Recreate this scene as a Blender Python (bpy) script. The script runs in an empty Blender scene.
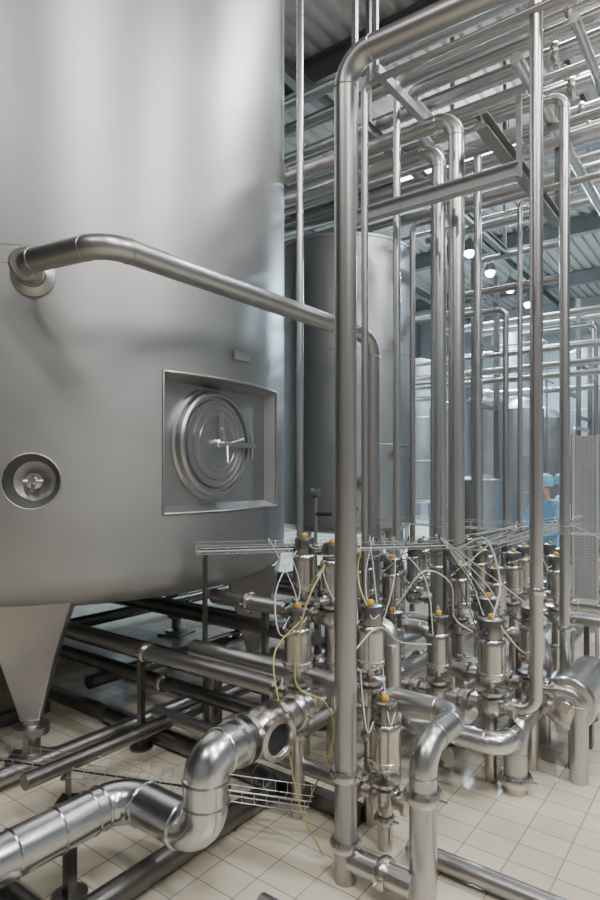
import bpy, bmesh, math, random
from mathutils import Vector, Matrix
random.seed(4)
sc=bpy.context.scene
COL=sc.collection
V=Vector
# hall axes: plan direction A (along the overhead pipe racks) and B (down the hall)
A=V((.8,-.6,0)); B=V((.6,.8,0)); ROT=math.atan2(-.6,.8)
def AB(a,b,z): return A*a+B*b+V((0,0,z))
# ---------------------------------------------------------------- materials
def mat(name,col,rough=.4,metal=0.,noise=0.,nscale=(6,6,6),rvar=0.,bump=0.,emis=None,estr=0,aniso=0):
    m=bpy.data.materials.new(name); m.use_nodes=True
    nt=m.node_tree; n=nt.nodes; L=nt.links
    p=n['Principled BSDF']
    p.inputs['Base Color'].default_value=(*col,1); p.inputs['Roughness'].default_value=rough
    p.inputs['Metallic'].default_value=metal
    if emis: p.inputs['Emission Color'].default_value=(*emis,1); p.inputs['Emission Strength'].default_value=estr
    tc=n.new('ShaderNodeTexCoord'); mp=n.new('ShaderNodeMapping'); mp.inputs['Scale'].default_value=nscale
    L.new(tc.outputs['Object'],mp.inputs['Vector'])
    no=n.new('ShaderNodeTexNoise'); no.inputs['Scale'].default_value=1; no.inputs['Detail'].default_value=5
    L.new(mp.outputs[0],no.inputs['Vector'])
    cr=n.new('ShaderNodeMapRange'); cr.inputs[1].default_value=.3; cr.inputs[2].default_value=.7
    cr.inputs[3].default_value=1-noise; cr.inputs[4].default_value=1+noise*.6
    L.new(no.outputs['Fac'],cr.inputs[0])
    mx=n.new('ShaderNodeVectorMath'); mx.operation='SCALE'; mx.inputs[0].default_value=col
    L.new(cr.outputs[0],mx.inputs['Scale']); L.new(mx.outputs[0],p.inputs['Base Color'])
    if rvar:
        rr=n.new('ShaderNodeMapRange'); rr.inputs[1].default_value=.3; rr.inputs[2].default_value=.7
        rr.inputs[3].default_value=rough-rvar; rr.inputs[4].default_value=rough+rvar
        L.new(no.outputs['Fac'],rr.inputs[0]); L.new(rr.outputs[0],p.inputs['Roughness'])
    if bump:
        b=n.new('ShaderNodeBump'); b.inputs['Strength'].default_value=bump; b.inputs['Distance'].default_value=.01
        L.new(no.outputs['Fac'],b.inputs['Height']); L.new(b.outputs[0],p.inputs['Normal'])
    if aniso:
        t=n.new('ShaderNodeTangent'); t.direction_type='RADIAL'; t.axis='Z'
        L.new(t.outputs[0],p.inputs['Tangent']); p.inputs['Anisotropic'].default_value=aniso; p.inputs['Anisotropic Rotation'].default_value=.25
    return m
M_TANK=mat('brushed_tank_steel',(.43,.43,.43),.46,1,.08,(1.6,1.6,2.6),.015,0,aniso=.2)
M_TRIM=mat('satin_tank_fittings',(.48,.475,.47),.34,1,.04,(6,6,6))
M_PIPE=mat('polished_pipe_steel',(.56,.555,.55),.30,1,.02,(3,3,3))
M_DULL=mat('dull_pipe_steel',(.42,.415,.41),.36,1,.03,(3,3,3))
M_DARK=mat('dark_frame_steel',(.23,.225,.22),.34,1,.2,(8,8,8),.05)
M_GALV=mat('galvanised_jacket',(.64,.655,.67),.24,1,.05,(22,22,22),.03)
M_VALV=mat('valve_steel',(.58,.56,.53),.26,1,.03,(20,20,20))
M_HEAD=mat('control_head_steel',(.30,.29,.275),.3,1,.1,(20,20,20),.05)
M_YEL=mat('amber_plastic',(.70,.42,.04),.35,0,.05)
M_YH=mat('yellow_hose',(.50,.45,.14),.45,0,.05)
M_BLK=mat('black_rubber',(.02,.02,.022),.5,0,.1)
M_WHT=mat('white_cable',(.58,.59,.56),.4,0,.05)
M_GLS=mat('dark_sight_glass',(.03,.035,.04),.06,0,.02)
M_BEAM=mat('galvanised_beam',(.26,.26,.26),.45,.7,.1,(6,6,6),.05)
M_SCRN=mat('grey_lattice_paint',(.33,.34,.35),.5,.2,.1,(6,6,6))
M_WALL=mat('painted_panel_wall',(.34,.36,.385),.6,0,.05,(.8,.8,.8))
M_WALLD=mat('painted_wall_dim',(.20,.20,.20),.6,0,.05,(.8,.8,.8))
M_CEIL=mat('corrugated_roof_sheet',(.44,.43,.41),.5,.1,.06,(2,2,2))
M_BLUE=mat('pale_blue_coverall',(.26,.56,.84),.7,0,.1,(9,9,9),0,.1)
M_SKIN=mat('skin',(.62,.40,.31),.5,0,.04)
M_LAMP=mat('lamp_lens',(.9,.95,1),.3,0,0,emis=(.95,.97,1),estr=12)
M_LAMPB=mat('cool_lamp_lens',(.9,.95,1),.3,0,0,emis=(.60,.82,1),estr=170)
M_PLATE=mat('satin_plate',(.6,.6,.6),.35,1,.03)
# floor tiles
def floor_mat():
    m=bpy.data.materials.new('cream_floor_tiles'); m.use_nodes=True
    nt=m.node_tree;n=nt.nodes;L=nt.links;p=n['Principled BSDF']
    tc=n.new('ShaderNodeTexCoord')
    br=n.new('ShaderNodeTexBrick'); br.inputs['Scale'].default_value=1; br.offset=0.0
    br.inputs['Brick Width'].default_value=.20; br.inputs['Row Height'].default_value=.15
    br.inputs['Mortar Size'].default_value=.0035; br.inputs['Mortar Smooth'].default_value=.3
    br.inputs['Color1'].default_value=(.68,.62,.50,1); br.inputs['Color2'].default_value=(.61,.555,.445,1)
    br.inputs['Mortar'].default_value=(.33,.295,.24,1)
    L.new(tc.outputs['Object'],br.inputs['Vector'])
    no=n.new('ShaderNodeTexNoise'); no.inputs['Scale'].default_value=1.6; no.inputs['Detail'].default_value=6
    L.new(tc.outputs['Object'],no.inputs['Vector'])
    mr=n.new('ShaderNodeMapRange'); mr.inputs[1].default_value=.3;mr.inputs[2].default_value=.7;mr.inputs[3].default_value=.74;mr.inputs[4].default_value=1.08
    L.new(no.outputs['Fac'],mr.inputs[0])
    vm=n.new('ShaderNodeVectorMath');vm.operation='SCALE'
    L.new(br.outputs['Color'],vm.inputs[0]);L.new(mr.outputs[0],vm.inputs['Scale']);L.new(vm.outputs[0],p.inputs['Base Color'])
    r2=n.new('ShaderNodeMapRange'); r2.inputs[3].default_value=.12;r2.inputs[4].default_value=.32
    L.new(no.outputs['Fac'],r2.inputs[0]);L.new(r2.outputs[0],p.inputs['Roughness'])
    b=n.new('ShaderNodeBump');b.invert=True;b.inputs['Strength'].default_value=.3;b.inputs['Distance'].default_value=.003
    L.new(br.outputs['Fac'],b.inputs['Height']);L.new(b.outputs[0],p.inputs['Normal'])
    return m
M_FLOOR=floor_mat()
# ---------------------------------------------------------------- mesh builder
def frame(pos,d):
    z=V(d).normalized(); q=V((0,0,1)).rotation_difference(z)
    return Matrix.Translation(V(pos))@q.to_matrix().to_4x4()
def fillet(pts,R,n=8):
    pts=[V(p) for p in pts]; out=[pts[0]]; marks=[]
    for i in range(1,len(pts)-1):
        P=pts[i]; di=(P-pts[i-1]); do=(pts[i+1]-P); li,lo=di.length,do.length; di.normalize();do.normalize()
        th=di.angle(do)
        if th<.02: out.append(P); continue
        t=R*math.tan(th/2); t2=min(t,li*.49,lo*.49); r=R*t2/t
        p1=P-di*t2; c=P+(do-di).normalized()*(r/math.cos(th/2)); ax=di.cross(do).normalized()
        for k in range(n+1):
            out.append(c+Matrix.Rotation(th*k/n,3,ax)@(p1-c))
        marks+= [(p1,di),(P+do*t2,do)]
    out.append(pts[-1]); return out,marks
def spline(pts,n=8):
    P=[V(p) for p in pts]; P=[P[0]*2-P[1]]+P+[P[-1]*2-P[-2]]; out=[]
    for i in range(1,len(P)-2):
        a,b,c,d=P[i-1:i+3]
        for k in range(n):
            t=k/n; out.append(.5*((2*b)+(c-a)*t+(2*a-5*b+4*c-d)*t*t+(3*b-a-3*c+d)*t**3))
    out.append(P[-2]); return out
class MB:
    def __init__(s): s.v=[]; s.f=[]
    def add(s,vs,fs,M=None):
        o=len(s.v); s.v+=[(M@V(v) if M else V(v)) for v in vs]; s.f+=[[i+o for i in f] for f in fs]; return s
    def sweep(s,pts,r,n=16,closed=False):
        pts=[V(p) for p in pts]; N=len(pts); T=[]
        for i in range(N):
            if i==0: t=pts[1]-pts[0]
            elif i==N-1: t=pts[-1]-pts[-2]
            else: t=(pts[i+1]-pts[i]).normalized()+(pts[i]-pts[i-1]).normalized()
            T.append(t.normalized())
        u=T[0].orthogonal().normalized(); vs=[]
        for i in range(N):
            if i: u=(T[i-1].rotation_difference(T[i])@u)
            u=(u-T[i]*u.dot(T[i])).normalized(); w=T[i].cross(u)
            for k in range(n):
                a=2*math.pi*k/n; vs.append(pts[i]+(u*math.cos(a)+w*math.sin(a))*r)
        fs=[[i*n+k,i*n+(k+1)%n,(i+1)*n+(k+1)%n,(i+1)*n+k] for i in range(N-1) for k in range(n)]
        fs+= [list(range(n))[::-1],[(N-1)*n+k for k in range(n)]]
        return s.add(vs,fs)
    def lathe(s,prof,n=24,M=None):
        vs=[];fs=[];rings=[]
        for r,z in prof:
            if r<1e-6: rings.append([len(vs)]); vs.append((0,0,z))
            else:
                rings.append(list(range(len(vs),len(vs)+n)))
                vs+=[(r*math.cos(2*math.pi*k/n),r*math.sin(2*math.pi*k/n),z) for k in range(n)]
        for a,b in zip(rings,rings[1:]):
            for k in range(n):
                k2=(k+1)%n
                if len(a)==1 and len(b)==1: continue
                if len(a)==1: fs.append([a[0],b[k2],b[k]])
                elif len(b)==1: fs.append([a[k],a[k2],b[0]])
                else: fs.append([a[k],a[k2],b[k2],b[k]])
        if len(rings[0])>1: fs.append(rings[0][::-1])
        if len(rings[-1])>1: fs.append(rings[-1][:])
        return s.add(vs,fs,M)
    def ring(s,R,r,n=32,M=None,m=8):
        vs=[((R+r*math.cos(2*math.pi*j/m))*math.cos(2*math.pi*k/n),(R+r*math.cos(2*math.pi*j/m))*math.sin(2*math.pi*k/n),r*math.sin(2*math.pi*j/m)) for k in range(n) for j in range(m)]
        fs=[[k*m+j,((k+1)%n)*m+j,((k+1)%n)*m+(j+1)%m,k*m+(j+1)%m] for k in range(n) for j in range(m)]
        return s.add(vs,fs,M)
    def box(s,c,d,M=None):
        x,y,z=[q/2 for q in d]; c=V(c)
        vs=[c+V((i*x,j*y,k*z)) for i in(-1,1) for j in(-1,1) for k in(-1,1)]
        return s.add(vs,[[0,1,3,2],[4,6,7,5],[0,4,5,1],[2,3,7,6],[0,2,6,4],[1,5,7,3]],M)
    def rod(s,p,q,r,n=8): return s.sweep([p,q],r,n)
    def bar(s,p,q,w,h):
        p,q=V(p),V(q); d=(q-p); L=d.length; d.normalize()
        up=V((0,0,1)) if abs(d.z)<.9 else A.copy()
        sx=d.cross(up).normalized(); u=sx.cross(d)
        M=Matrix((( sx.x,d.x,u.x,0),(sx.y,d.y,u.y,0),(sx.z,d.z,u.z,0),(0,0,0,1))); M=Matrix.Translation((p+q)/2)@M
        return s.box((0,0,0),(w,L,h),M)
    def ibeam(s,p,q,w,h,t=.012):
        s.bar(V(p)+V((0,0,h/2-t/2)),V(q)+V((0,0,h/2-t/2)),w,t); s.bar(V(p)-V((0,0,h/2-t/2)),V(q)-V((0,0,h/2-t/2)),w,t)
        return s.bar(p,q,t,h-1.9*t)
    def obj(s,name,m,parent=None,sharp=35,bevel=0):
        mn=V([min(v[i] for v in s.v) for i in range(3)]);mx=V([max(v[i] for v in s.v) for i in range(3)])
        o0=V(((mn.x+mx.x)/2,(mn.y+mx.y)/2,mn.z))
        me=bpy.data.meshes.new(name); me.from_pydata([v-o0 for v in s.v],[],s.f)
        bm=bmesh.new(); bm.from_mesh(me); bmesh.ops.recalc_face_normals(bm,faces=bm.faces); bm.to_mesh(me); bm.free()
        me.polygons.foreach_set('use_smooth',[True]*len(me.polygons)); me.set_sharp_from_angle(angle=math.radians(sharp))
        me.materials.append(m); o=bpy.data.objects.new(name,me); COL.objects.link(o); o.location=o0
        if parent: o.parent=parent; o.location=o0-parent.location
        if bevel:
            b=o.modifiers.new('bevel','BEVEL'); b.width=bevel; b.segments=2; b.limit_method='ANGLE'
        return o
def tag(o,label,cat,group=None):
    o['label']=label;o['category']=cat
    if group: o['group']=group
    return o
def empty(name,loc,label,cat,group=None):
    o=bpy.data.objects.new(name,None); COL.objects.link(o); o.location=V(loc); o.empty_display_size=.1
    return tag(o,label,cat,group)
def copy_tree(root,loc,rz=0,s=1,sxy=1,label=None):
    r=root.copy(); COL.objects.link(r); r.location=V(loc); r.rotation_euler=(0,0,rz); r.scale=(s*sxy,s*sxy,s)
    if label: r['label']=label
    def rec(src,dst):
        for c in src.children:
            if c is r: continue
            k=c.copy(); k.parent=dst; COL.objects.link(k); rec(c,k)
    rec(root,r); return r
def struct(o): o['kind']='structure'; return o
LBL='stainless steel pipe with welded elbows'
def pipe(pts,r,m=M_PIPE,bend=None,label=LBL,clamps=(),name='pipe',group=None,n=20,weld=True):
    bend=bend or r*3
    mb=MB(); p,marks=fillet(pts,bend); mb.sweep(p,r,n)
    if weld:
        for q,d in marks: mb.ring(r,r*.045+.0008,n,frame(q,d),6)
    o=mb.obj(name,m); tag(o,label,'pipe',group)
    for (i,t) in clamps:                      # union clamp on straight i at fraction t
        a,b=V(pts[i]),V(pts[i+1]); q=a.lerp(b,t); d=b-a; w=r*.35+.006
        cb=MB().lathe([(r*.98,-w),(r*1.25,-w),(r*1.42,-w*.4),(r*1.42,w*.4),(r*1.25,w),(r*.98,w)],20,frame(q,d))
        perp=d.cross(V((0,0,1))); perp=A if perp.length<.01 else perp
        perp.normalize(); cb.rod(q+perp*r*1.3,q+perp*(r*1.5+.02),.006)
        cb.obj('union_clamp',M_VALV,o)
    return o
def hose(pts,r,m,label,cat='cable',name='cable'):
    return tag(MB().sweep(spline(pts),r,8).obj(name,m),label,cat)
# ---------------------------------------------------------------- room
CH=7.6; a0,a1,b0,b1=-10.5,10,-5,22
def roombox(name,c,d,m):
    o=MB().box(c,d).obj(name,m); o.location=V(o.location); o.rotation_euler=(0,0,ROT)
    l=o.location.copy(); o.location=AB(l.x,l.y,l.z); return struct(o)
cx,cy=(a0+a1)/2,(b0+b1)/2; W,D=a1-a0,b1-b0
roombox('floor',(cx,cy,-.1),(W+.4,D+.4,.2),M_FLOOR)
roombox('wall_back',(cx,b1+.1,CH/2),(W,.2,CH),M_WALL)
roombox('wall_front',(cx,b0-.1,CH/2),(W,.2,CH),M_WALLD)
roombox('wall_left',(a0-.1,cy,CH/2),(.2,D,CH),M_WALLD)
roombox('wall_right',(a1+.1,cy,CH/2),(.2,D,CH),M_WALL)
c=MB(); P=.25; k=int(W/P); vs=[];fs=[]
for i in range(k+1):
    x=a0+i*P
    for dx,dz in ((0,0),(.1,0),(.13,.06),(.22,.06)):
        vs+= [AB(min(x+dx,a1+.2),b0-.2,CH+dz),AB(min(x+dx,a1+.2),b1+.2,CH+dz)]
nn=len(vs)//2
fs=[[2*i,2*i+1,2*i+3,2*i+2] for i in range(nn-1)]
struct(c.add(vs,fs).obj('ceiling',M_CEIL,sharp=20))
for i,b in enumerate((3,7,11,15,19)):
    o=MB().ibeam(AB(a0,b,CH-.2),AB(a1,b,CH-.2),.2,.4,.02).obj('roof_beam',M_BEAM); tag(o,'galvanised steel roof beam under the corrugated ceiling','beam','roof beams')
for i,a in enumerate((-8,-5,-2,1,4,7)):
    o=MB().ibeam(AB(a,b0,CH-.5),AB(a,b1,CH-.5),.14,.2,.015).obj('roof_purlin',M_BEAM); tag(o,'slim steel purlin running down the hall ceiling','beam','roof purlins')
# ---------------------------------------------------------------- main tank
TC=V((-1.9,4.95,0)); TR=1.77
def az(deg): a=math.radians(deg); return V((math.sin(a),-math.cos(a),0))
tank=empty('storage_tank',TC,'huge brushed stainless steel tank on tapered legs with round manway','tank')
prof=[(0,.86),(.6,.87),(1.2,.89),(1.5,.91),(1.62,.93),(1.69,.965),(1.735,1.01),(1.76,1.06),(1.77,1.12)]+[(1.77,z) for z in (1.45,1.9,2.30,2.8,3.4,4.0,4.8,5.6,6.1)]+[(1.72,6.2),(1.5,6.32),(.8,6.48),(0,6.55)]
body=MB().lathe(prof,160,Matrix.Translation(TC)).obj('tank_shell',M_TANK,tank)
WZ0,WZ1=1.45,2.30; hw=TR*math.sin(math.radians(19)); AZW=57
n=az(AZW); tdir=V((0,0,1)).cross(n)
PD=1.60   # distance of recessed plate from tank axis
M=Matrix(((tdir.x,n.x,0,0),(tdir.y,n.y,0,0),(0,0,1,0),(0,0,0,1)))
# recess with sloping side walls
cut1=MB(); zc=(WZ0+WZ1)/2; hz=(WZ1-WZ0)/2
vs=[]
for (d,wx,wz) in ((PD,hw-.05,hz-.04),(1.6736,hw,hz),(2.4,hw,hz)):
    vs+=[(-wx,d,zc-wz),(wx,d,zc-wz),(wx,d,zc+wz),(-wx,d,zc+wz)]
fs=[[0,1,2,3],[8,9,10,11]]+[[4*k+j,4*k+(j+1)%4,4*k+4+(j+1)%4,4*k+4+j] for k in range(2) for j in range(4)]
cut1=cut1.add(vs,fs,Matrix.Translation(TC)@M).obj('cut',M_TANK)
PZ=1.65; AZP=14.7
cut2=MB().lathe([(0,-.02),(.06,-.012),(.11,.015),(.138,.06),(.148,.10),(.148,.7)],48,frame(TC+az(AZP)*1.64+V((0,0,PZ)),az(AZP))).obj('cut2',M_TANK)
for cobj in (cut1,cut2):
    md=body.modifiers.new('b','BOOLEAN'); md.operation='DIFFERENCE'; md.object=cobj; md.solver='EXACT'
bpy.context.view_layer.update()
dg=bpy.context.evaluated_depsgraph_get(); me=bpy.data.meshes.new_from_object(body.evaluated_get(dg))
body.modifiers.clear(); body.data=me
me.polygons.foreach_set('use_smooth',[True]*len(me.polygons)); me.set_sharp_from_angle(angle=math.radians(22))
me.update()
cn=[V(c_.vector) for c_ in me.corner_normals]
for p in me.polygons:
    r=V((p.center.x,p.center.y,0)); 
    if r.length>1.74 and p.normal.dot(r.normalized())>.97:
        for li in p.loop_indices:
            co=me.vertices[me.loops[li].vertex_index].co
            if 1.12<=co.z+body.location.z<=6.1: cn[li]=V((co.x,co.y,0)).normalized()
me.normals_split_custom_set(cn)
for cobj in (cut1,cut2): bpy.data.objects.remove(cobj)
MB().ring(TR,.0025,160,Matrix.Translation(TC+V((0,0,2.92))),6).obj('weld_seam',M_TANK,tank)
# pocket rim
def onsurf(a,z,r=TR): return TC+az(a)*r+V((0,0,z))
lp=[onsurf(AZW-19+38*i/16,WZ0,TR+.002) for i in range(17)]+[onsurf(AZW+19-38*i/16,WZ1,TR+.002) for i in range(17)]
lp.append(lp[0]); 
MB().sweep(lp,.009,8).obj('pocket_rim',M_TRIM,tank)
# manway
mc=TC+n*PD-tdir*.075+V((0,0,1.885)); F=frame(mc,n)
MB().lathe([(.275,0),(.37,0),(.37,.012),(.35,.02),(.345,.06),(.33,.072),(.315,.072),(.31,.045),(.275,.045)],64,F).obj('manway_collar',M_TRIM,tank)
door=MB(); door.lathe([(0,.070),(.10,.070),(.17,.066),(.174,.072),(.182,.072),(.186,.064),(.222,.060),(.226,.068),(.236,.068),(.240,.058),(.266,.056),(.270,.066),(.288,.066),(.296,.05),(.296,.03),(0,.02)],64,F)
door=door.obj('manway_door',M_TRIM,tank)
hd=MB(); up=V((0,0,1))
c0=mc+n*.066
hd.lathe([(0,.10),(.016,.10),(.020,.09),(.020,.03),(.035,.02),(.035,-.005)],20,frame(c0,n))
for k in range(3):
    a=math.radians(15+120*k); d=tdir*math.cos(a)+up*math.sin(a)
    hd.rod(c0+n*.08,c0+n*.11+d*.12,.009,10); hd.lathe([(0,-.014),(.011,-.009),(.014,0),(.011,.009),(0,.014)],12,frame(c0+n*.11+d*.125,d))
def child_of(mb,name,m,par,root):
    o=mb.obj(name,m); wl=o.location.copy(); o.parent=par
    base=V(par.location)+(V(root.location) if par.parent else V()); o.location=wl-base; return o
child_of(hd,'handle',M_PLATE,door,tank)
child_of(MB().bar(c0+n*.02+tdir*.02,c0+n*.02+tdir*.37,.022,.034).rod(mc+tdir*.385+n*.05-V((0,0,.09)),mc+tdir*.385+n*.05+V((0,0,.09)),.014,12),'hinge_arm',M_PIPE,door,tank)
child_of(MB().bar(c0+V((0,0,.02))+n*.03,c0+V((0,0,.21))+n*.03,.016,.030),'latch_bar',M_PLATE,door,tank)
# port with small valve
pn=az(AZP); pc=TC+pn*1.64+V((0,0,PZ)); pt_=V((0,0,1)).cross(pn)
MB().ring(.151,.005,48,frame(TC+pn*(TR-.004)+V((0,0,PZ)),pn)).obj('port_rim',M_TANK,tank)
pv=MB().lathe([(.035,-.02),(.035,.03),(.045,.03),(.045,.045),(.022,.05),(.022,.10),(0,.105)],20,frame(pc,pn))
pv.rod(pc+pn*.09-pt_*.045,pc+pn*.09+pt_*.055,.009); pv.rod(pc+pn*.095-V((0,0,.06)),pc+pn*.095+V((0,0,.035)),.009)
pv.obj('sample_valve',M_VALV,tank)
# name plate
q=TC+az(58)*(TR+.012)+V((0,0,2.47))
t58=V((0,0,1)).cross(az(58))
MB().bar(q-t58*.08,q+t58*.08,.02,.055).obj('plate_bracket',M_PLATE,tank)
# legs
for i in range(5):
    d=az(13+73.5*i if i<2 else 12+72*i); t=V((0,0,1)).cross(d); cpt=TC+d*(1.48 if i!=1 else 1.53)
    vs=[]
    for z,w,th in ((.99,.25,.20),(.64,.145,.14),(.29,.06,.06),(.26,.055,.055)):
        for sx,sy in ((-1,-1),(1,-1),(1,1),(-1,1)): vs.append(cpt+t*w*sx+d*th*sy+V((0,0,z)))
    fs=[[4*k+j,4*k+(j+1)%4,4*k+4+(j+1)%4,4*k+4+j] for k in range(3) for j in range(4)]+[[0,1,2,3],[12,13,14,15]]
    lg=MB().add(vs,fs); lg.obj('leg',M_TRIM,tank,bevel=.012)
    fp=MB().box((0,0,.012),(.28,.28,.024),Matrix.Translation(cpt)@Matrix.Rotation(math.radians(12+72*i),4,'Z'))
    fp.lathe([(.11,.02),(.11,.05),(.05,.07),(.05,.17),(.10,.18),(.10,.225),(.055,.235),(.055,.27)],24,Matrix.Translation(cpt)); fp.obj('foot_plate',M_DULL,tank)
# outlet flange
ops=TC+az(15)*TR+V((0,0,2.76))
MB().lathe([(.115,-.02),(.115,.012),(.085,.022),(.072,.03),(.066,.05)],32,frame(ops,az(15))).obj('outlet_flange',M_DULL,tank)
# outlet pipe
pipe([ops,ops+az(15)*.22,V((-.90,2.78,2.76)),V((.57,4.75,2.76)),V((.57,4.75,.22)),V((.57+.3,4.75-.22,.22))],.060,M_DULL,.15,'long dull steel outlet pipe running from the big tank',((0,.9),),n=28)
# ---------------------------------------------------------------- second tank
def simple_tank(loc,R,z0,z1,label,nseg=72,legs=4,group=None,dome=.25):
    T=empty('storage_tank',loc,label,'tank',group); L=V(loc)
    MB().lathe([(0,z0-.1*R),(R*.6,z0-.06*R),(R*.92,z0),(R,z0+.08*R)]+[(R,z0+(z1-z0)*k/6) for k in range(1,7)]+[(R*1.012,z1),(R*1.012,z1+.03),(R*.97,z1+.05),(R*.6,z1+dome*.7),(R*.2,z1+dome),(0,z1+dome)],nseg,Matrix.Translation(L)).obj('tank_shell',M_TANK,T)
    for z in (z0+.3*(z1-z0),z0+.62*(z1-z0)): MB().ring(R,.006,nseg,Matrix.Translation(L+V((0,0,z))),6).obj('weld_seam',M_TANK,T)
    for i in range(legs):
        d=az(45+360/legs*i); p=L+d*R*.85
        MB().lathe([(.09,0),(.09,.02),(.05,.03),(.05,z0*.5),(.09,z0+.02)],12,Matrix.Translation(p)).obj('leg',M_TANK,T)
    return T
T=simple_tank((.62,8.3,0),.92,.95,4.62,'tall stainless tank with round top behind the valve racks')
for zz,dd_,nm in ((1.95,38,'sample_valve'),(1.6,8,'sample_valve')):
    p_=V((.62,8.3,zz))+az(dd_)*.9; d_=az(dd_)
    MB().lathe([(.05,0),(.05,.04),(.02,.045),(.02,.12),(.05,.13),(.05,.16),(0,.165)],16,frame(p_,d_)).rod(p_+d_*.1-V((0,0,.12)),p_+d_*.1+V((0,0,.1)),.012).obj(nm,M_VALV,T)
simple_tank((3.8,12.6,0),.42,1.0,3.6,'slim steel tank standing far down the hall')
simple_tank((5.3,14.8,0),.55,1.0,5.0,'slim tall steel tank far down the hall')
simple_tank((6.9,14.0,0),.75,1.0,4.4,'wide steel tank beside the far pipe racks')
simple_tank((2.9,14.6,0),.6,1.0,4.2,'steel tank between far pipe racks')
simple_tank((-3.8,9.4,0),1.1,1.0,5.8,'large steel tank standing behind the big tank')
simple_tank((2.75,9.2,0),.42,.7,1.55,'short steel vessel with domed lid among pipes',dome=.12)
simple_tank((3.15,10.2,0),.33,.7,2.85,'slim bright steel vessel with domed top')
simple_tank((4.05,10.9,0),.36,.7,2.8,'slim bright steel vessel with domed top')
simple_tank((2.15,8.9,0),.22,.6,2.6,'narrow upright steel vessel with domed top',dome=.15)
simple_tank((4.75,11.6,0),.34,.7,2.7,'slim bright steel vessel with domed top')
# ---------------------------------------------------------------- tall riser pipes
def riser(x,y,z0,z1,r,m=M_PIPE,top=None,bot=None,label=None,clamps=None):
    pts=[V((x,y,z0)),V((x,y,z1))]
    if bot is not None: pts=[V((x,y,z0))+bot]+pts
    if top is not None: pts=pts+[V((x,y,z1))+top]
    i=1 if bot is not None else 0
    return pipe(pts,r,m,r*2.6,label or 'vertical stainless riser pipe standing among the racks',clamps if clamps is not None else ((i,.1),))
riser(.19,2.5,.0,3.42,.047,M_DULL,V((1.25,-.86,0)),None,label='thick vertical steel pipe bending over at its top',clamps=((0,.13),(0,.045)))
pipe([V((.19,2.5,.10))+A*.03,V((.19,2.5,.10))+A*.31],.047,M_PIPE,label='short low pipe with clamp joining two verticals',clamps=((0,.55),))
riser(0,4.75,.0,7.5,.028,M_PIPE,label='thin vertical pipe beside the big tank')
riser(.41,3.8,.35,4.15,.022,M_DULL,A*3.2)
riser(.71,4.4,.64,4.6,.028,M_PIPE,A*3.6)
riser(1.035,4.46,.64,4.1,.054,M_PIPE,A*-1.5,label='bright vertical pipe with tight top elbow')
riser(1.09,4.18,.42,4.18,.056,M_PIPE,A*-1.5,label='bright vertical pipe with tight top elbow')
riser(1.14,5.1,.1,4.3,.03,M_DULL,A*2)
riser(1.54,5.2,.1,4.5,.034,M_PIPE,A*-2.2)
riser(1.26,3.2,.42,6.9,.034,M_PIPE,None,A*-.5,label='tall vertical pipe rising to the ceiling')
riser(1.72,3.9,.30,4.15,.032,M_PIPE,A*-.9)
riser(2.2,6.0,.1,4.4,.026,M_PIPE,A*1.4)
riser(1.05,5.6,.1,4.0,.026,M_DULL,A*1.8)
riser(2.4,7.0,.1,3.6,.035,M_DULL,A*-.8)
riser(1.75,6.9,.1,3.7,.04,M_DULL,A*1.2)
for i in range(19):
    d=random.uniform(8.5,12.5); px=random.uniform(.21,.52); z1=random.uniform(2.2,4.8)
    if abs(px*d-3.5)<.6 and d<9.3: continue
    riser(px*d,d,0,z1,random.choice((.02,.03,.045)),random.choice((M_PIPE,M_DULL,M_PIPE)),random.choice((A*1.2,A*-1.1,B*1.0,B*-1)),label='distant vertical steel pipe with bent top',clamps=())
# ---------------------------------------------------------------- overhead pipes along the racks
for b,z,r,m in ((4.85,4.9,.06,M_PIPE),(5.12,4.9,.04,M_PIPE),(5.40,4.92,.065,M_PIPE),(5.75,4.9,.055,M_PIPE),(6.05,4.9,.04,M_DULL),(7.0,5.27,.06,M_PIPE),(7.35,5.25,.05,M_PIPE),(7.7,5.27,.07,M_PIPE),(8.3,5.25,.04,M_PIPE),(4.9,5.5,.055,M_PIPE),(5.3,5.52,.07,M_PIPE),(6.3,5.52,.06,M_PIPE),(5.9,5.55,.045,M_DULL),(5.6,5.1,.035,M_PIPE)):
    pipe([AB(-7.2,b,z),AB(2.5,b,z)],r,m,label='overhead steel pipe carried on hanging rack channels',clamps=((0,.62),),group='overhead pipes')
for b,z,r,m in ((5.6,4.62,.05,M_PIPE),(6.3,4.62,.06,M_PIPE),(7.1,4.64,.05,M_PIPE)):
    pipe([AB(-3.3,b,z),AB(2.5,b,z)],r,m,label='overhead steel pipe hung below the rack channels')
for b,z,r in ((4.35,4.72,.045),(4.52,4.52,.035)):
    pipe([AB(-2.2,b+.5,z),AB(-2.2,b,z),AB(2.2,b,z)],r,M_PIPE,label='overhead steel pipe with elbow beside the racks')
for b,z,r in ((8.2,2.95,.04),(8.4,3.12,.05),(8.2,3.3,.035),(9.6,3.6,.05),(9.7,4.1,.06),(11,4.3,.07),(11.5,3.2,.06)):
    pipe([AB(-4.2,b,z),AB(3,b,z)],r,M_PIPE,label='horizontal steel pipe crossing the far racks')
for a,z,r in ((-1.2,4.35,.04),(-.85,4.45,.03),(-.5,4.35,.045),(-.1,4.42,.035),(.35,4.4,.05)):
    pipe([AB(a,3.9,z),AB(a,9.5,z)],r,M_PIPE,label='overhead pipe running down the hall')
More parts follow.
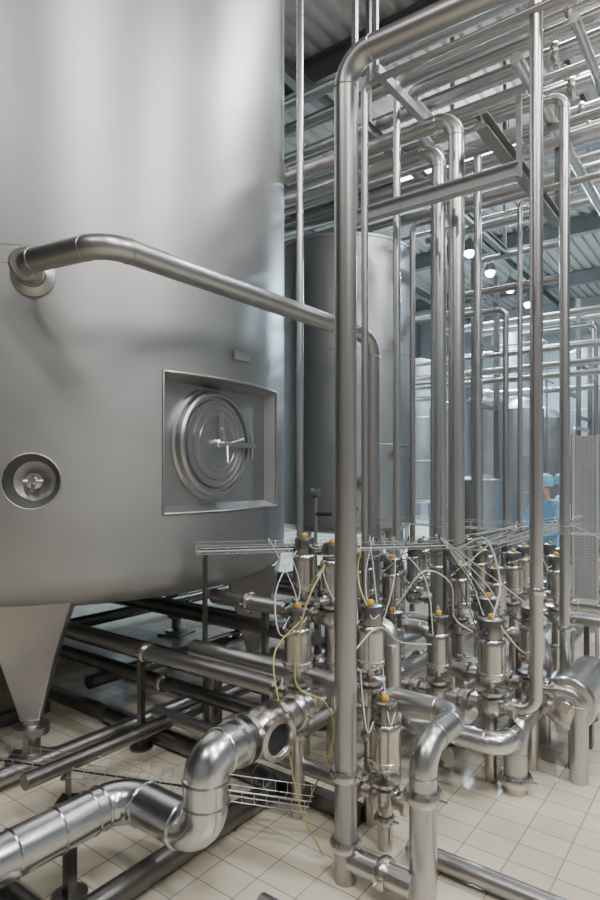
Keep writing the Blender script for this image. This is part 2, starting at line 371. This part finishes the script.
# rack channels + hangers
for a in (-6.3,-2.75,.55):
    T=empty('pipe_hanger_rack',AB(a,6.5,4.75),'galvanised rack channel hung from ceiling by rods','pipe rack','pipe racks')
    MB().ibeam(AB(a,4.65,4.79),AB(a,8.5,4.79),.07,.1,.01).obj('channel',M_BEAM,T)
    for b in (4.7,6.6,8.45): MB().bar(AB(a,b,4.84),AB(a,b,CH-.02),.04,.04).obj('hanger_post',M_BEAM,T)
T=empty('pipe_support_frame',AB(-1.9,3.7,3.5),'steel channel frame hung from ceiling carrying pipes','pipe rack')
MB().ibeam(V((.40,4.375,3.55)),V((1.34,3.67,3.55)),.07,.09,.01).obj('channel',M_SCRN,T)
MB().bar(V((.40,4.375,3.5)),V((.40,4.375,CH)),.035,.035).obj('hanger_post',M_BEAM,T)
MB().bar(V((1.34,3.67,3.5)),V((1.34,3.67,4.0)),.03,.03).obj('hanger_post',M_BEAM,T)
T=empty('pipe_support_frame',V((1.22,3.92,3.8)),'steel channel running down the hall under pipes','pipe rack')
MB().ibeam(V((1.16,3.84,3.95)),V((2.30,5.36,3.95)),.08,.1,.012).obj('channel',M_BEAM,T)
MB().bar(V((2.30,5.36,3.9)),V((2.30,5.36,CH)),.04,.04).obj('hanger_post',M_BEAM,T)
T=empty('pipe_support_frame',V((.62,4.0,4.3)),'short steel ladder bracket holding thin pipes','pipe rack')
MB().bar(V((.50,3.95,4.35)),V((1.0,4.6,4.35)),.05,.06).obj('channel',M_SCRN,T)
MB().bar(V((.50,3.95,4.32)),V((.50,3.95,CH)),.025,.025).obj('hanger_post',M_BEAM,T)
# far floor racks
for (a,b) in ((-3,8.3),(-.6,8.3),(1.6,8.3),(-2.3,11.2),(0,11.2),(2.4,11.2)):
    T=empty('pipe_rack',AB(a,b,0),'steel goalpost rack carrying pipes across the hall','pipe rack','far pipe racks')
    for db in (-.35,.55): MB().bar(AB(a,b+db,0),AB(a,b+db,4.6),.07,.07).obj('post',M_BEAM,T)
    for z in (2.62,3.5,4.2): MB().bar(AB(a,b-.4,z),AB(a,b+.6,z),.05,.05).obj('crossbar',M_BEAM,T)
# ---------------------------------------------------------------- valves
vp=empty('process_valve',(0,0,0),'stainless process valve with steel actuator and amber cap','valve','process valves')
MB().lathe([(0,-.062),(.03,-.058),(.05,-.04),(.056,0),(.05,.035),(.034,.05),(.034,.06)],24).obj('valve_housing',M_VALV,vp)
for s in (-1,1):
    MB().lathe([(.036,.03),(.036,.075),(.052,.08),(.052,.095),(.036,.1)],20,frame((0,0,0),(s,0,0))).obj('port_ferrule',M_VALV,vp)
MB().lathe([(.05,.055),(.055,.06),(.055,.075),(.02,.08),(.014,.085),(.014,.125),(.045,.127),(.045,.135)],20).obj('yoke',M_VALV,vp)
MB().lathe([(.03,.13),(.048,.135),(.053,.143),(.053,.165),(.050,.168),(.050,.300),(.053,.303),(.053,.322),(.046,.332),(.02,.335)],28).obj('actuator',M_VALV,vp)
MB().lathe([(.03,.33),(.042,.335),(.044,.345),(.044,.41),(.04,.425),(.03,.43)],24).obj('control_head',M_HEAD,vp)
MB().lathe([(.011,.425),(.013,.43),(.013,.444),(.009,.452),(0,.453)],14).obj('indicator_cap',M_YEL,vp)
MB().lathe([(.008,.04),(.008,.058),(.011,.06),(.011,.07),(.006,.078)],10,Matrix.Translation((0,0,.37))@frame((0,0,0),(0,-1,0))).obj('cable_gland',M_BLK,vp)
EZ=.63
VALVES=[(-1.79,2.37,.60,1),(-1.32,2.40,.24,1),(-1.47,2.53,EZ,1),(-2.14,2.9,.86,1.05),(-1.94,2.9,.86,1),
 (-1.75,3.28,.42,1),(-1.45,3.28,.42,1.05),(-1.14,3.28,.42,1.1),
 (-2.15,3.55,.70,1),(-1.9,3.55,.70,1),(-1.25,3.55,.48,1.1),(-1.00,3.55,.48,1.05),
 (-2.35,3.97,.64,1),(-2.1,3.97,.64,1),(-1.6,3.97,.64,1),(-1.35,3.97,.64,1),
 (-2.2,4.5,.68,1),(-1.9,4.5,.68,1),(-1.65,4.5,.68,1),(-1.4,4.5,.68,1),(-1.1,4.5,.68,1),
 (-2.4,5.1,.66,1),(-2.1,5.1,.66,1),(-1.8,5.1,.66,1),(-1.5,5.1,.66,1),(-1.2,5.1,.66,1),(-.8,5.1,.66,1),
 (-2.3,5.9,.6,1),(-1.9,5.9,.6,1),(-1.5,5.9,.6,1),(-1.1,5.9,.6,1)]
SX=1.34
for (a,b,z,s) in VALVES[1:]: copy_tree(vp,AB(a,b,z),ROT,s,SX)
vp.location=AB(*VALVES[0][:3]); vp.rotation_euler=(0,0,ROT); vp.scale=(SX,SX,1)
ML='steel manifold pipe joining the valve housings'
pipe([AB(-4.0,2.37,.60),AB(-1.9,2.37,.60)],.045,M_DULL,label='dull steel pipe running beneath the big tank',clamps=((0,.5),))
pipe([AB(-2.9,2.40,.24),AB(-1.43,2.40,.24)],.04,M_DULL,label=ML)
pipe([AB(-1.2,2.4,.05),AB(.7,2.4,.05)],.04,M_DULL,label='straight steel pipe lying low across the tiles')
pipe([AB(-2.7,2.53,EZ),AB(-1.60,2.53,EZ)],.055,M_PIPE,label=ML)
pipe([AB(-1.34,2.53,EZ),AB(-1.02,2.53,EZ),AB(-1.02,2.16,EZ),AB(-1.02,2.16,.0)],.054,M_PIPE,.11,'bright steel pipe arching down to the floor',((2,.3),))
def rowpipe(b,z,cuts,aL,aR,r=.036,m=M_PIPE,endR='down'):
    cuts=sorted(cuts); s=aL
    segs=[]
    for c in cuts: segs.append((s,c-.13)); s=c+.13
    for (p,q) in segs:
        if q-p>.02: pipe([AB(p,b,z),AB(q,b,z)],r,m,label=ML,clamps=((0,.5),) if q-p>.3 else ())
    if aR>s: 
        pts=[AB(s,b,z),AB(aR,b,z)]
        if endR=='down': pts.append(AB(aR,b,0))
        pipe(pts,r,m,.09,label=ML)
rows={}
for (a,b,z,s) in VALVES[3:]: rows.setdefault((b,z),[]).append(a)
ends={3.28:(-2.7,-1.0,None),2.9:(-2.9,-1.55,'down'),3.55:(-2.8,-.75,'down'),3.97:(-3.0,-1.05,'down'),4.5:(-3.0,-.7,'down'),5.1:(-3.0,-.4,'down'),5.9:(-3,-.8,'down')}
for (b,z),cs in rows.items():
    l,r_,e=ends[b]
    if b==3.55 and z==.70: r_=-1.6
    if b==3.55 and z==.48: l=-1.55
    rowpipe(b,z,cs,l,r_,.048,M_PIPE,e)
# support stands under the rows
for (a,b,z) in ((-2.5,2.53,EZ),(-2.3,3.28,.42),(-2.5,3.55,.7),(-2.7,3.97,.64),(-2.6,4.5,.68),(-2.7,5.1,.66),(-2.7,5.9,.6),(-2.45,2.9,.86),(-3.0,2.37,.60),(-1.2,3.97,.64),(-.9,4.5,.68)):
    T=empty('pipe_stand',AB(a,b,0),'slim steel post with foot plate holding a pipe','pipe stand','pipe stands')
    MB().bar(AB(a,b,.01),AB(a,b,z-.03),.035,.035).obj('post',M_DARK,T)
    MB().lathe([(.07,0),(.07,.012),(0,.012)],16,Matrix.Translation(AB(a,b,0))).obj('foot_plate',M_DARK,T)
for (a,z,b_0,b_1,r,m) in ((-1.6,.18,2.6,6.2,.045,M_DULL),(-1.95,.30,2.55,6.2,.045,M_DULL),(-2.5,.18,2.5,6.2,.05,M_DULL),(-1.28,.2,3.0,6.0,.04,M_DULL),(-2.25,.12,2.7,6.0,.05,M_DARK)):
    pipe([AB(a,b_0,z),AB(a,b_1,z)],r,m,label='low steel pipe running down the hall near floor',clamps=((0,.2),(0,.6)))
for (a,b,z1) in ((-2.14,2.9,.80),(-1.94,2.9,.80),(-1.45,3.28,.36),(-1.75,3.28,.36),(-1.14,3.28,.35),(-1.9,3.55,.64),(-2.15,3.55,.64),(-1.00,3.55,.42),(-1.25,3.55,.42),(-1.6,3.97,.58),(-1.4,4.5,.62),(-1.32,2.40,.18),(-1.47,2.53,.57),(-1.9,4.5,.62),(-1.1,4.5,.62),(-1.79,2.37,.54)):
    pipe([AB(a,b,.0),AB(a,b,z1)],.034,M_VALV,label='short vertical pipe under a valve',clamps=((0,.75),))
# right side fittings
pipe([V((1.15,3.2,0)),V((1.15,3.2,.34)),V((1.15,3.2,.34))+B*.9],.062,M_PIPE,.13,'thick bent steel pipe rising from the floor',((0,.2),))
T=empty('filter_housing',V((1.47,3.3,0)),'horizontal steel filter vessel with domed clamp end','filter')
d=B; c=V((1.47,3.3,.42))
MB().lathe([(0,-.02),(.05,-.018),(.10,-.005),(.118,.01),(.118,.62),(.09,.68),(0,.70)],36,frame(c,d)).obj('vessel_body',M_PIPE,T)
MB().lathe([(.11,.0),(.14,.005),(.145,.02),(.145,.05),(.14,.06),(.11,.065)],36,frame(c,d)).obj('clamp_band',M_VALV,T)
MB().lathe([(.03,-.06),(.035,-.055),(.035,-.01)],16,frame(c,d)).obj('end_nozzle',M_VALV,T)
for s in (.18,.52):
    p=c+d*s; MB().bar(V((p.x,p.y,0)),V((p.x,p.y,.31)),.06,.06).obj('leg',M_DARK,T)
pipe([AB(-1.9,3.07,.30),AB(-1.01,3.07,.30),AB(-1.01,3.25,.30)],.06,M_GALV,.09,label='short silver jacketed pipe between valves',clamps=((0,.3),))
# ---------------------------------------------------------------- galvanised jacketed pipe
g=[V((-1.66,1.42,.29)),V((-.76,2.62,.29)),V((-.365,2.324,.29)),V((-.365,2.324,.59)),V((-.365,2.324,.59))+B*.16]
p,_=fillet(g,.13,7)
jk=MB().sweep(p,.088,28)
for t in (.06,.18,.3,.42,.54,.66,.78,.88): jk.ring(.088,.0045,28,frame(g[0].lerp(g[1],t),B),6)
_,mk=fillet(g,.13,7)
for q,dd in mk: jk.ring(.088,.006,28,frame(q,dd),6)
jk=tag(jk.obj('jacketed_pipe',M_GALV),'fat shiny galvanised jacketed pipe with segmented elbows','pipe')
MB().lathe([(.06,0),(.1,.0),(.1,.02),(.06,.02)],28,frame(g[-1],B)).obj('end_collar',M_GALV,jk)
s0=g[-1]+B*.02
pipe([s0,V((s0.x,s0.y,.59))+B*.05],.06,M_PIPE,label='short steel pipe spool')
T=empty('sight_glass_valve',s0+B*.14-V((0,0,.1)),'round steel sight glass fitting in the pipe','valve')
cc=s0+B*.15
MB().lathe([(.06,-.11),(.098,-.11),(.098,-.085),(.07,-.075),(.09,-.03),(.096,0),(.09,.03),(.07,.075),(.098,.085),(.098,.11),(.06,.11)],28,frame(cc,B)).obj('valve_housing',M_VALV,T)
gd=V((.68,-.72,-.05))
MB().lathe([(.07,.03),(.07,.095),(.092,.098),(.092,.122),(.068,.125),(.062,.115),(.062,.03)],32,frame(cc,gd)).obj('glass_flange',M_VALV,T)
MB().lathe([(.063,.09),(.063,.108),(0,.11)],32,frame(cc,gd)).obj('glass',M_GLS,T)
e=cc+B*.10
pipe([e,e+B*.22],.062,M_PIPE,label='steel pipe feeding a process valve',clamps=((0,.6),))
def stand(x,y,z):
    T=empty('pipe_stand',V((x,y,0)),'slim steel post with foot plate holding a pipe','pipe stand','pipe stands')
    MB().bar(V((x,y,0)),V((x,y,z)),.04,.04).obj('post',M_DARK,T)
    MB().lathe([(.07,0),(.07,.012),(0,.012)],16,Matrix.Translation((x,y,0))).obj('foot_plate',M_DARK,T)
q=g[0].lerp(g[1],.82); stand(q.x,q.y,.205)
# low dark pipes and skid under the tank
DL='dark steel pipe lying low over the floor'
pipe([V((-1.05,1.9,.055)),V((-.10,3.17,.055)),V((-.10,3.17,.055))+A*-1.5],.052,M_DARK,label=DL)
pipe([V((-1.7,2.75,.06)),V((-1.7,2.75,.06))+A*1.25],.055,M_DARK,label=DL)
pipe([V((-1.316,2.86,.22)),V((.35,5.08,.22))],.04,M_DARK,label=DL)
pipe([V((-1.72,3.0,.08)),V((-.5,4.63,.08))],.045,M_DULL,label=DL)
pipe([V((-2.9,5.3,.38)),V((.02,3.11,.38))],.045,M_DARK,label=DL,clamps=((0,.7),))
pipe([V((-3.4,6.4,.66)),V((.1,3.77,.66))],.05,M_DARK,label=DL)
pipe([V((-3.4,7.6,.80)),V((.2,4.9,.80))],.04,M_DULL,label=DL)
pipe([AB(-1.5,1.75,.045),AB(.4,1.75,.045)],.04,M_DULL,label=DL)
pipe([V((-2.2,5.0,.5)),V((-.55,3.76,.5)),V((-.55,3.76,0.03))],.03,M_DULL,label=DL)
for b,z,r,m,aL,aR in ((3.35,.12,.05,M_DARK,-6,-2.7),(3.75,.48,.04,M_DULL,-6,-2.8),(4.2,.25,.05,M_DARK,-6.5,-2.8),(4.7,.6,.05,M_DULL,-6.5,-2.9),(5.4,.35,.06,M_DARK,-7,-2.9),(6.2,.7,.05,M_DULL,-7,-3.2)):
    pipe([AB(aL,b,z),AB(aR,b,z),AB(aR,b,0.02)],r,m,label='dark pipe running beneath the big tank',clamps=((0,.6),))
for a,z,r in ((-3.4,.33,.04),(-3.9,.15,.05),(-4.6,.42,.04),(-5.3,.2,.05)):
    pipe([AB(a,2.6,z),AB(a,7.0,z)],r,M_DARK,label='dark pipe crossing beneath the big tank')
T=empty('skid_frame',V((-1.0,3.3,0)),'dark steel floor skid frame under the pipes','frame')
for p,q in ((V((-1.9,4.55,.04)),V((.3,2.9,.04))),(V((-2.2,3.75,.04)),V((-1.8,4.28,.04)))):
    MB().bar(p,q,.07,.08).obj('frame_rail',M_DARK,T)
# ---------------------------------------------------------------- wire cable trays
def tray(p,q,w=.18,h=.05,step=.06,label='wire mesh cable tray',m=None):
    p,q=V(p),V(q); d=(q-p); L=d.length; d.normalize(); s=d.cross(V((0,0,1))).normalized(); mb=MB()
    for o,z in ((-.5,0),(-.17,0),(.17,0),(.5,0),(-.5,h),(.5,h)): mb.rod(p+s*w*o+V((0,0,z)),q+s*w*o+V((0,0,z)),.0022,6)
    k=int(L/step)
    for i in range(k+1):
        c=p+d*step*i; mb.sweep([c-s*w/2+V((0,0,h)),c-s*w/2,c+s*w/2,c+s*w/2+V((0,0,h))],.0018,5)
    return tag(mb.obj('cable_tray',m or M_SCRN),label,'cable tray')
tray((-.62,3.58,1.22),(.95,3.86,1.22)); tray(AB(-1.2,3.45,1.28),AB(-1.2,6.2,1.28)); tray((-2.4,3.42,.16),(.05,2.78,.16),w=.14,label='wire mesh cable tray low above the floor',m=M_PLATE)
tray(AB(-2.6,4.2,1.3),AB(-.4,4.2,1.3))
for (x,y,z) in ((-.57,3.6,1.215),(.28,3.73,1.215),(.93,3.85,1.215),(-1.2,3.107,.155),(-.35,2.885,.155)):
    T=empty('tray_stand',V((x,y,0)),'thin steel post carrying the cable tray','stand','tray stands')
    MB().bar(V((x,y,0)),V((x,y,z-.01)),.022,.022).obj('post',M_DARK,T); MB().bar(V((x,y-.08,z-.007)),V((x,y+.08,z-.007)),.02,.012).obj('bracket',M_DARK,T)
    MB().box((x,y,.006),(.1,.1,.012)).obj('foot_plate',M_DARK,T)
for i in range(6):
    o=-.06+.024*i
    hose([V((-.6,3.58+o,1.232)),V((-.1,3.665+o+.01,1.235)),V((.4,3.76+o-.01,1.232)),V((.93,3.85+o,1.235))],.005,random.choice((M_WHT,M_BLK,M_BLK)),'thin cable lying in the wire tray')
for o in (-.02,):
    hose([V((-2.38,3.415+o,.17)),V((-1.6,3.21+o,.17)),V((-.8,3.0+o,.172)),V((.03,2.785+o,.17))],.005,M_BLK,'dark cable lying in the low wire tray')
def head(a,b,z,s): return AB(a,b,z+.37*s)
hi=0
for (a,b,z,s) in VALVES[:27]:
    for rep in range(1 if hi>12 else 2):
        p=head(a,b,z,s)-B*.09*s
        if rep: p=head(a,b,z,s)+A*.055+V((0,0,.02))
        ty=3.6+.28*(min(max(p.x,-.6),.95)+.62)/1.57
        if b<3.7: tgt=V((min(max(p.x+random.uniform(-.25,.25),-.5),.9),ty,1.25))
        else: tgt=AB(-1.2+random.uniform(-.07,.07),min(b+random.uniform(-.2,.3),6.1),1.30)
        sag=random.uniform(-.06,.06); side=A*random.uniform(-.12,.12)
        mid=(p+tgt)/2+side+V((0,0,sag))
        hose([p,p-B*.06+V((0,0,.0))+side*.3,mid,tgt+V((0,0,.03)),tgt],random.choice((.0024,.003)),M_WHT if random.random()<.7 else M_BLK,'thin pneumatic hose looping from valve to tray','hose','hose')
    hi+=1
hose([V((.06,3.15,1.12)),V((.12,2.95,1.24)),V((.02,2.8,1.05)),V((-.02,2.8,.72)),V((.12,2.8,.62)),V((.16,2.9,.40)),V((.05,2.95,.1))],.004,M_YH,'yellow hose hanging in loops','hose','hose')
hose([V((0,2.9,.98)),V((-.12,2.75,.85)),V((-.06,2.62,.55)),V((.0,2.6,.25)),V((.1,2.65,.01))],.0035,M_YH,'yellow hose hanging to the floor','hose','hose')
hose([V((.45,4.2,1.28)),V((.35,3.6,1.15)),V((.3,3.0,1.12)),V((.34,2.85,1.02))],.004,M_YH,'yellow hose looping to a valve','hose','hose')
hose([V((.48,2.95,1.05)),V((.60,2.9,1.22)),V((.78,3.1,1.12)),V((.85,3.3,.9)),V((.95,3.3,.82))],.0038,M_WHT,'white hose looping between valves','hose','hose')
hose([V((.92,3.5,1.25)),V((1.05,3.4,1.32)),V((1.1,3.3,1.1)),V((1.03,3.2,.92))],.006,M_WHT,'white hose bending down to a valve','hose','hose')
hose([V((.2,2.55,.9)),V((.35,2.7,1.0)),V((.5,3.0,.85)),V((.7,3.2,.78))],.0038,M_WHT,'white hose looping between valves','hose','hose')
hose([V((-.02,3.5,1.24)),V((-.12,3.1,1.1)),V((-.1,2.9,.92)),V((0,2.85,.95))],.0034,M_WHT,'white hose drooping to a valve','hose','hose')
hose([V((1.3,3.5,.95)),V((1.35,3.4,.78)),V((1.22,3.25,.72)),V((1.08,3.2,.86))],.0038,M_WHT,'white hose drooping between valves','hose','hose')
for (x,y,z,zb) in ((.12,4.6,1.5,0),(.35,4.95,1.52,0),(.28,4.3,1.25,0)):
    T=empty('pressure_transmitter',V((x,y,0)),'steel transmitter with round head on thin post','gauge','transmitters')
    MB().rod(V((x,y,0)),V((x,y,z)),.014,10).obj('post',M_DULL,T)
    MB().lathe([(.0,-.03),(.035,-.03),(.038,-.02),(.038,.02),(.035,.03),(0,.03)],20,frame((x,y,z+.04),(.9,-.5,.2))).obj('gauge_head',M_HEAD,T)
    MB().rod(V((x,y,z-.12)),V((x+.12,y-.04,z-.12)),.016,10).obj('side_port',M_BLK,T)
# perforated screen
T=empty('perforated_screen',V((2.40,5.05,0)),'tall narrow grey lattice screen panel on posts','screen')
s=V((1,0,0)); lt=MB()
p0=V((2.31,5.05,.35)); 
for i in range(9): lt.box(p0+s*.022*i+V((0,0,.825)),(.010,.008,1.65))
for i in range(76): lt.box(p0+V((.088,0,.022*i)),(.186,.01,.010))
lt.obj('lattice',M_SCRN,T)
MB().box(p0+V((.088,.03,.825)),(.19,.006,1.65)).obj('back_sheet',M_DARK,T)
for o in (-.015,.19): MB().box((p0.x+o,p0.y,1.01),(.022,.022,2.02)).obj('post',M_SCRN,T)
for (a,b) in ((3.2,13),(4.2,13),(-1,16),(-1.75,10.25),(-3.9,13.2),(-2.8,13.2)):
    T=empty('control_cabinet',AB(a,b,0),'grey steel control cabinet with door handle','cabinet','control cabinets')
    M=Matrix.Translation(AB(a,b,0))@Matrix.Rotation(ROT,4,'Z')
    MB().box((0,0,1.0),(.9,.5,2.0),M).obj('cabinet_body',M_BEAM,T,bevel=.01)
    dr=MB().box((0,-.262,1.02),(.84,.024,1.86),M).obj('door',M_SCRN,T)
    child_of(MB().box((.34,-.29,1.0),(.03,.03,.16),M),'handle',M_BLK,dr,T)
# ---------------------------------------------------------------- people
def skin(name,nodes,edges,m,parent,sub=1):
    me=bpy.data.meshes.new(name); me.from_pydata([n_[0] for n_ in nodes],edges,[]); o=bpy.data.objects.new(name,me); COL.objects.link(o)
    md=o.modifiers.new('skin','SKIN'); md.use_smooth_shade=True
    sv=me.skin_vertices[0].data if me.skin_vertices else None
    if sv is None:
        bm=bmesh.new(); bm.from_mesh(me); bm.verts.layers.skin.verify(); bm.to_mesh(me); bm.free(); sv=me.skin_vertices[0].data
    for i,n_ in enumerate(nodes): sv[i].radius=(n_[1],n_[1]*(n_[2] if len(n_)>2 else 1)); sv[i].use_root=(i==0)
    s_=o.modifiers.new('sub','SUBSURF'); s_.levels=sub; s_.render_levels=sub
    me.materials.append(m); o.parent=parent; return o
def person(loc,rz,lean,label,reach):
    T=empty('person',loc,label,'person')
    L=lean
    N=[((0,0,.95),.10),((0,-L*.4,1.12),.095),((0,-L,1.36),.115),((0,-L*1.2,1.47),.05),((0,-L*1.35,1.54),.055),((0,-L*1.45,1.62),.08),((0,-L*1.5,1.69),.078),
       ((.1,0,.88),.08),((.11,-.03,.48),.055),((.11,.02,.09),.04),((.12,-.14,.045),.03),
       ((-.1,0,.88),.08),((-.11,.03,.48),.055),((-.11,.07,.09),.04),((-.12,-.09,.045),.03),
       ((.18,-L,1.40),.05),((.25,-L-.08,1.13),.038),((.18,-L-reach,1.08),.026),((.17,-L-reach-.08,1.07),.028),
       ((-.18,-L,1.40),.05),((-.25,-L-.1,1.15),.038),((-.14,-L-reach,1.14),.026),((-.13,-L-reach-.08,1.14),.028),
       ((0,-L*1.45-.10,1.615),.012)]
    E=[(0,1),(1,2),(2,3),(3,4),(4,5),(5,6),(0,7),(7,8),(8,9),(9,10),(0,11),(11,12),(12,13),(13,14),(2,15),(15,16),(16,17),(17,18),(2,19),(19,20),(20,21),(21,22),(5,23)]
    for base,sg in ((18,1),(22,-1)):
        pb=V(N[base][0])
        for k,(dx,l) in enumerate(((-.026,.07),(-.009,.08),(.009,.075),(.025,.06))):
            i=len(N); N.append((tuple(pb+V((dx,-l*.5,-.005))),.009)); N.append((tuple(pb+V((dx,-l*.85,-.03))),.008)); E+=[(base,i),(i,i+1)]
        i=len(N); N.append((tuple(pb+V((-sg*.04,.02,.0))),.01)); N.append((tuple(pb+V((-sg*.05,-.02,-.015))),.009)); E+=[(base,i),(i,i+1)]
    skin('body',N,E,M_SKIN,T,1)
    idx=[0,1,2,3,7,8,9,11,12,13,15,16,17,19,20,21]; mp={j:i for i,j in enumerate(idx)}
    add={0:.045,1:.05,2:.045,3:.03,7:.04,8:.035,9:.03,11:.04,12:.035,13:.03,15:.035,16:.03,17:.02,19:.035,20:.03,21:.02}
    N2=[(N[j][0],N[j][1]+add[j]) for j in idx]; E2=[(mp[a],mp[b]) for a,b in E if a in mp and b in mp]
    skin('coverall',N2,E2,M_BLUE,T,2)
    h=MB().lathe([(.085,1.655),(.10,1.68),(.105,1.73),(.085,1.785),(.04,1.81),(0,1.815)],24,Matrix.Translation((0,-L*1.45+.02,-.005)))
    h.ring(.09,.01,24,Matrix.Translation((0,-L*1.45+.02,1.655)))
    o=h.obj('hair_net',M_BLUE); o.parent=T
    for sx in (-.03,.03):
        o=MB().lathe([(0,-.01),(.008,-.006),(.01,0),(.008,.006),(0,.01)],10,Matrix.Translation((sx,-L*1.45-.078,1.64))).obj('eye',M_BLK); o.parent=T
    for sx,sy in ((.115,-.05),(-.115,0)):
        o=MB().lathe([(.05,0),(.055,.03),(.045,.07),(.03,.1)],16,Matrix.Translation((sx,sy,0))@Matrix.Diagonal((1,2.2,1,1))).obj('shoe',M_WHT); o.parent=T
    T.rotation_euler=(0,0,rz); T.scale=(.95,.95,.93); return T
person(V((3.02,7.15,0)),math.radians(-62),.12,'person in pale blue coverall and hair net reaching forward',.38)
person(V((3.60,8.35,0)),math.radians(60),.04,'person in pale blue coverall and hair net standing beside pipes',.25)
# ---------------------------------------------------------------- lamps
def area(T,loc,shape,sx,sy,e,col,ang=0,up=False):
    l=bpy.data.lights.new('bulb','AREA'); l.shape=shape; l.size=sx
    if shape=='RECTANGLE': l.size_y=sy
    l.energy=e; l.color=col; o=bpy.data.objects.new('bulb',l); COL.objects.link(o); o.parent=T; o.location=loc
    o.rotation_euler=(math.pi if up else 0,0,ang)
def lamp(loc,power,label='round high bay lamp hanging from the roof'):
    x,y,z=loc; T=empty('high_bay_lamp',V(loc),label,'lamp','high bay lamps')
    MB().lathe([(.11,0),(.13,.01),(.12,.10),(.08,.2),(.05,.3),(0,.32)],28,Matrix.Translation(V(loc))).obj('lamp_shade',M_BEAM,T)
    MB().lathe([(0,-.11),(.06,-.10),(.10,-.05),(.105,.0),(.105,.01)],28,Matrix.Translation(V(loc))).obj('lamp_lens',M_LAMPB,T)
    MB().rod(V((x,y,z+.3)),V((x,y,CH)),.01).obj('suspension_rod',M_DARK,T)
    area(T,(0,0,-.13),'DISK',.25,0,power,(.62,.83,1))
for q in ((3.7,13.1,6.5),(4.56,14.4,6.5),(5.5,15.7,6.5),(6.5,17.1,6.5)): lamp(q,640)
for q in ((6.0,8.6,6.6),): lamp(q,220)  # further lamp out of view, added to help light the hall
def fill_lamp(loc,ang,L,power,col=(1,.975,.945),upf=.3):  # added luminaires, put in to give the closed hall soft light
    T=empty('added_fill_lamp',V(loc),'long white luminaire added under the roof for soft fill light','lamp','added fill lamps')
    M=Matrix.Translation(V(loc))@Matrix.Rotation(ang,4,'Z')
    MB().box((0,0,.06),(L+.1,.42,.1),M).obj('lamp_housing',M_PLATE,T)
    MB().box((0,0,0),(L,.34,.02),M).obj('lamp_lens',M_LAMP,T)
    for s_ in (-L*.4,L*.4): MB().rod(M@V((s_,0,.1)),M@V((s_,0,CH-loc[2])),.008).obj('suspension_rod',M_DARK,T)
    area(T,(0,0,-.02),'RECTANGLE',L,.34,power,col,ang)
    area(T,(0,0,.13),'RECTANGLE',L,.34,power*upf,col,ang,True)  # extra upward light added on top to brighten the ceiling
fill_lamp((3.4,1.2,6.2),ROT,2.0,225)
fill_lamp((5.6,4.6,6.2),ROT,2.0,230)
fill_lamp((.6,.0,6.2),ROT,2.0,135)
fill_lamp((-2.4,-.4,6.2),ROT,2.0,65)
fill_lamp((2.9,4.9,6.6),ROT,2.0,185,(.98,.98,1))
fill_lamp((3.0,-2.4,6.2),ROT,2.0,130)
fill_lamp((2.6,9.8,6.7),ROT,2.0,150,(.9,.96,1))
w=bpy.data.worlds.new('world'); sc.world=w; w.use_nodes=True; w.node_tree.nodes['Background'].inputs[0].default_value=(.4,.5,.6,1); w.node_tree.nodes['Background'].inputs[1].default_value=.3
# ---------------------------------------------------------------- camera
cam=bpy.data.cameras.new('camera'); co=bpy.data.objects.new('camera',cam); COL.objects.link(co)
co.location=(0,0,1.7); co.rotation_euler=(math.pi/2,0,0)
cam.sensor_fit='VERTICAL'; cam.sensor_height=36; cam.sensor_width=24; cam.lens=24; cam.shift_y=22/900; cam.clip_start=.05
sc.camera=co
# square the hall up with the world axes
R=Matrix.Rotation(-ROT,4,'Z')
for o in list(COL.objects):
    if o.parent is None: o.matrix_basis=R@o.matrix_basis
